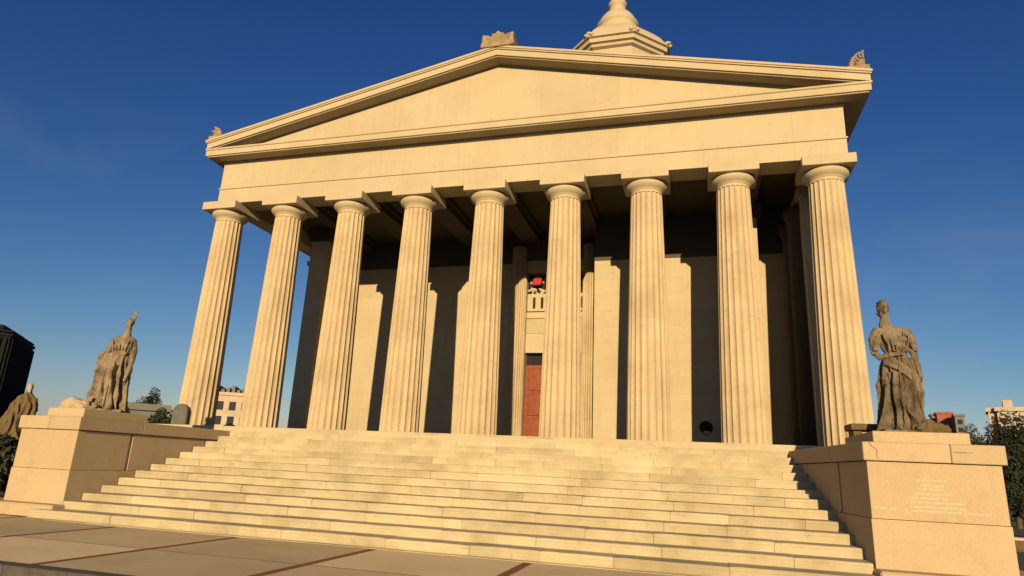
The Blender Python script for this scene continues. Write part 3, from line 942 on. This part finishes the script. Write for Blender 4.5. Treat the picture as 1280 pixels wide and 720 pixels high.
def block(name, label, az, d, w, dep, h, rot, wall, nw=5, nf=7, win=True, cat='building', base=-.15):
    c = pol(az, d, 0)
    t = thing(name, label, cat, (c.x, c.y, base))
    t.rotation_euler.z = R(rot)
    def fin(nm, bm, m, par=t):
        me = bpy.data.meshes.new(nm); bm.to_mesh(me); bm.free(); me.materials.append(m)
        o = bpy.data.objects.new(nm, me); COL.objects.link(o); o.parent = par; return o
    bm = BM(); box(bm, -w / 2, w / 2, -dep / 2, dep / 2, 0, h - base, 0)
    wl = fin('wall', bm, wall)
    bm = BM(); box(bm, -w / 2 - .25, w / 2 + .25, -dep / 2 - .25, dep / 2 + .25, h - base, h - base + .5); fin('parapet', bm, wall)
    return t, fin, w, dep, h - base

# dark finned tower at the far left
d = 150
t, fin, w, dep, h = block('office_tower', 'dark office tower with ribbed facade at the far left', -56.1, d, 15.5, 16, 19.4, 40, M['tower_dark'])
bm = BM()
k = -w / 2 + .4
while k < w / 2:
    box(bm, k, k + .22, -dep / 2 - .35, -dep / 2 - .002, 0, h - .4); k += .85
k = -dep / 2 + .4
while k < dep / 2:
    box(bm, w / 2 + .002, w / 2 + .35, k, k + .22, 0, h - .4); k += .85
fin('facade_fins', bm, M['tower_fin'])
bm = BM()
for z in range(1, 8): box(bm, -w / 2 - .05, w / 2 + .05, -dep / 2 - .05, dep / 2 + .05, z * 2.9, z * 2.9 + .25)
fin('floor_bands', bm, M['tower_fin'])
bm = BM(); box(bm, -w / 2 + 1, w / 2 - 1.6, -dep / 2 + 1, dep / 2 - 1, h + .5, h + 2.0); fin('roof_storey', bm, M['tower_dark'])

def windows(fin, w, dep, h, nx, nz, face=-1, z0=1.5, balcony=False, mwin=None):
    for i in range(nx):
        for j in range(nz):
            x = -w / 2 + (i + .5) * w / nx; z = z0 + j * (h - z0) / nz
            bm = BM(); box(bm, x - w / nx * .27, x + w / nx * .27, -dep / 2 - .06, -dep / 2 + .05, z, z + (h - z0) / nz * .58)
            fin('window', bm, mwin or M['glass'])
    if balcony:
        for j in range(nz):
            z = z0 + j * (h - z0) / nz - .35
            bm = BM(); box(bm, -w / 2 + .2, w / 2 - .2, -dep / 2 - .9, -dep / 2 - .003, z, z + .25); box(bm, -w / 2 + .2, w / 2 - .2, -dep / 2 - .92, -dep / 2 - .85, z + .25, z + 1.0)
            fin('balcony', bm, M['cream2'])
d = 120
t, fin, w, dep, h = block('apartment_block', 'cream block with small windows seen between the two leftmost columns', -38.9, d, 7.5, 8, el(d, 4.5) - .3, 30, M['cream'])
windows(fin, w, dep, h, 4, 4)
bm = BM()
for i in range(9): box(bm, -w / 2 + .2 + i * .8, -w / 2 + .7 + i * .8, -dep / 2 + .2, dep / 2 - .2, h + .5, h + 1.0 + .3 * (i % 3))
fin('roof_plant', bm, M['greywall'])
d = 200
t, fin, w, dep, h = block('brick_tower', 'slim red brick tower block just right of the lettered pedestal statue', 17.75, d, 3.4, 5, el(d, 5.1), -12, M['brick'])
windows(fin, w, dep, h, 3, 9, mwin=M['brick'])
t, fin, w, dep, h = block('dark_tower', 'narrow dark tower block against the right side of the red brick one', 18.62, d - 6, 1.9, 4, el(d, 4.8), -12, M['greywall'])
windows(fin, w, dep, h, 1, 9)
t, fin, w, dep, h = block('narrow_tower', 'very thin grey tower against the left side of the red brick one', 17.1, d + 8, 1.2, 4, el(d, 5.2), -12, M['greywall'])
windows(fin, w, dep, h, 1, 8)
d = 110
t, fin, w, dep, h = block('apartment_block', 'pale balconied apartment block rising behind the big dark tree', 22.6, d, 6.6, 9, el(d, 5.1), -20, M['cream2'])
windows(fin, w, dep, h, 5, 5, balcony=True)
bm = BM(); box(bm, -w / 2 + .8, -w / 2 + 1.8, -2, 2, h + .5, h + 1.7); box(bm, 0, 1.6, -2, 2, h + .5, h + 1.3); fin('roof_plant', bm, M['cream'])
t2, fin, w, dep, h = block('stair_tower', 'narrow pale stair tower left of the balconied apartment block', 20.75, d - 2, 1.3, 4, el(d, 5.1), -20, M['cream'])
windows(fin, w, dep, h, 1, 6, mwin=M['brick'])
d = 60
t, fin, w, dep, h = block('garden_building', 'low grey flat-roofed building between the left statue and first column', -44.7, d, 2.9, 3, el(d, 3.1) - .3, 44, M['greywall'])
windows(fin, w, dep, h, 2, 1, z0=2.8)
d = 170
t, fin, w, dep, h = block('white_house', 'small pale house far behind the second column', -36.6, d, 5, 6, el(d, 2.6), 30, M['cream2'])
windows(fin, w, dep, h, 3, 2)

for i, (az, d, e, r, lab, lf, sd) in enumerate([
    (-45.6, 72, 4.5, 2.0, 'dark rounded tree behind the left end of the low grey building', 'leaf', 3),
    (-44.2, 72, 4.8, 1.6, 'dark spiky tree behind the right end of the low grey building', 'leaf', 4),
    (-43.1, 52, 3.6, 1.4, 'small dark tree just right of the low grey building', 'leaf', 5),
    (-42.2, 50, 3.2, 1.3, 'small dark tree nearest the round-topped marker', 'leaf', 6),
    (-38.7, 60, 2.4, 2.0, 'low dark tree in front of the cream block', 'leaf', 7),
    (-36.9, 62, 1.75, 1.0, 'tiny tree seen between the second and third columns', 'leaf', 17),
    (19.3, 60, 4.7, 1.3, 'olive green tree just right of the lettered pedestal plinth', 'leaf2', 8),
    (20.3, 58, 4.3, 1.3, 'lower olive tree left of the big dark tree', 'leaf2', 9),
]):
    p = pol(az, d, -.1)
    tree(p, el(d, e) + .1, r, lab, lf, 6500, .10, sd, 'trees beyond the temple', crown_low=.15)
p = pol(23.2, 44, -.1); tree(p, el(44, 5.7) + .3, 2.9, 'big dark leafy tree at the right edge beside the lettered pedestal', 'leaf', 26000, .10, 21, crown_low=.1, cl=34)
p = pol(21.2, 38, -.1); tree(p, el(38, 3.6), 1.2, 'dark bushy tree in front of the big dark tree, touching the right pedestal', 'leaf', 6000, .11, 22, crown_low=.05, cl=18)
for i, (az, d, e, r, sd, lab) in enumerate(((-54.5, 34, 2.2, 1.8, 31, 'dark bushy tree at the left edge below the office tower'), (-53.9, 22, 1.9, 1.1, 32, 'dark shrub at the foot of the brown draped statue'))):
    p = pol(az, d, -.1); tree(p, el(d, e), r, lab, 'leaf', 6000, .12, sd, crown_low=.02, cl=20)
# low garden wall and rail at the right
t = thing('garden_wall', 'low pinkish garden wall with pale coping at the right edge', 'wall', pol(22.5, 22, 0))
q = pol(23.0, 24, 0)
bm = BM(); box(bm, q.x - 1.6, q.x + 3, q.y, q.y + .3, -.1, .28, 0, .01); finish('wall_body', bm, M['statue_brown'], t)
bm = BM(); box(bm, q.x - 1.65, q.x + 3.05, q.y - .05, q.y + .35, .282, .36, 0, .01); finish('wall_coping', bm, M['cream'], t)
q = pol(22.6, 30, 0)
t = thing('gate_pier', 'short cream gate pier at the right edge under the big dark tree', 'pier', (q.x, q.y, -.1))
bm = BM(); box(bm, q.x - .25, q.x + .35, q.y - .3, q.y + .3, -.1, 1.25, 0, .02); finish('shaft', bm, M['cream'], t)
bm = BM(); box(bm, q.x - .3, q.x + .4, q.y - .35, q.y + .35, 1.252, 1.36, 0, .02); finish('cap', bm, M['cream2'], t)

# ------------------------------------------------------------------ light, sky, camera
AZ, EL = 10.5, 12.4
sv = Vector((math.sin(R(AZ)) * math.cos(R(EL)), -math.cos(R(AZ)) * math.cos(R(EL)), math.sin(R(EL))))
sl = bpy.data.lights.new('sun', 'SUN'); sl.energy = 5.; sl.angle = R(.5); sl.color = (1., .755, .43)
so = bpy.data.objects.new('sun', sl); COL.objects.link(so)
so.rotation_euler = (-sv).to_track_quat('-Z', 'Y').to_euler()
w = bpy.data.worlds.new('World'); sc.world = w; w.use_nodes = True
nt = w.node_tree; nt.nodes.clear()
out = nt.nodes.new('ShaderNodeOutputWorld'); bg = nt.nodes.new('ShaderNodeBackground')
sky = nt.nodes.new('ShaderNodeTexSky'); sky.sky_type = 'NISHITA'; sky.sun_disc = False
sky.sun_elevation = R(EL); sky.sun_rotation = R(180 - AZ)
sky.altitude = 100; sky.air_density = 1.0; sky.dust_density = .6; sky.ozone_density = 3.
bg.inputs[1].default_value = .08
EXPO = .36
sep = N(nt, 'ShaderNodeSeparateColor'); nt.links.new(sky.outputs[0], sep.inputs[0])
cmb = N(nt, 'ShaderNodeCombineColor')
for i, (g, k) in enumerate(((1.77, 2.96), (1.44, 1.54), (1.05, 1.12))):      # deep clear-air blue
    v = math_(nt, 'MULTIPLY', sep.outputs[i], .08)
    v = math_(nt, 'MULTIPLY', math_(nt, 'POWER', v, g), k / (.08 * 2 ** EXPO))
    nt.links.new(math_(nt, 'MINIMUM', v, 5.), cmb.inputs[i])
tcw = N(nt, 'ShaderNodeTexCoord'); mpw = N(nt, 'ShaderNodeMapping'); mpw.inputs['Scale'].default_value = (1.6, 1.6, 5.)
mpw.inputs['Rotation'].default_value = (.25, .2, .3)
nt.links.new(tcw.outputs['Generated'], mpw.inputs['Vector'])
cn = N(nt, 'ShaderNodeTexNoise'); cn.inputs['Scale'].default_value = 1.7; cn.inputs['Detail'].default_value = 7; cn.inputs['Distortion'].default_value = .6
nt.links.new(mpw.outputs[0], cn.inputs['Vector'])
sw = N(nt, 'ShaderNodeSeparateXYZ'); nt.links.new(tcw.outputs['Generated'], sw.inputs[0])
wm = N(nt, 'ShaderNodeMapRange'); nt.links.new(sw.outputs[2], wm.inputs[0])
wm.inputs[1].default_value = .30; wm.inputs[2].default_value = .44; wm.inputs[3].default_value = 1; wm.inputs[4].default_value = 0; wmask = wm.outputs[0]
cl = mixc(nt, math_(nt, 'MULTIPLY', ramp(nt, cn.outputs['Fac'], .5, .72), math_(nt, 'MULTIPLY', wmask, .16)), cmb.outputs[0], (3.2, 3.6, 4.2))
nt.links.new(cl, bg.inputs[0]); nt.links.new(bg.outputs[0], out.inputs[0])

sc.cycles.diffuse_bounces = 1; sc.cycles.max_bounces = 3
cam = bpy.data.cameras.new('camera'); co = bpy.data.objects.new('camera', cam); COL.objects.link(co)
cam.sensor_width = 36; cam.lens = 36 * 807.23 / 1280
cam.clip_end = 3000; cam.clip_start = .1
yaw, pit, rol = R(16.137), R(15.482), R(2.711)
fw = Vector((-math.sin(yaw) * math.cos(pit), math.cos(yaw) * math.cos(pit), math.sin(pit)))
rt = Vector((math.cos(yaw), math.sin(yaw), 0)); up = rt.cross(fw)
r2 = rt * math.cos(rol) + up * math.sin(rol); u2 = -rt * math.sin(rol) + up * math.cos(rol)
mm = Matrix((r2, u2, -fw)).transposed().to_4x4(); mm.translation = CAM
co.matrix_world = mm
sc.camera = co
vs_ = sc.view_settings; vs_.view_transform = 'Standard'; vs_.look = 'None'; vs_.exposure = EXPO; vs_.gamma = 1
vs_.use_curve_mapping = False
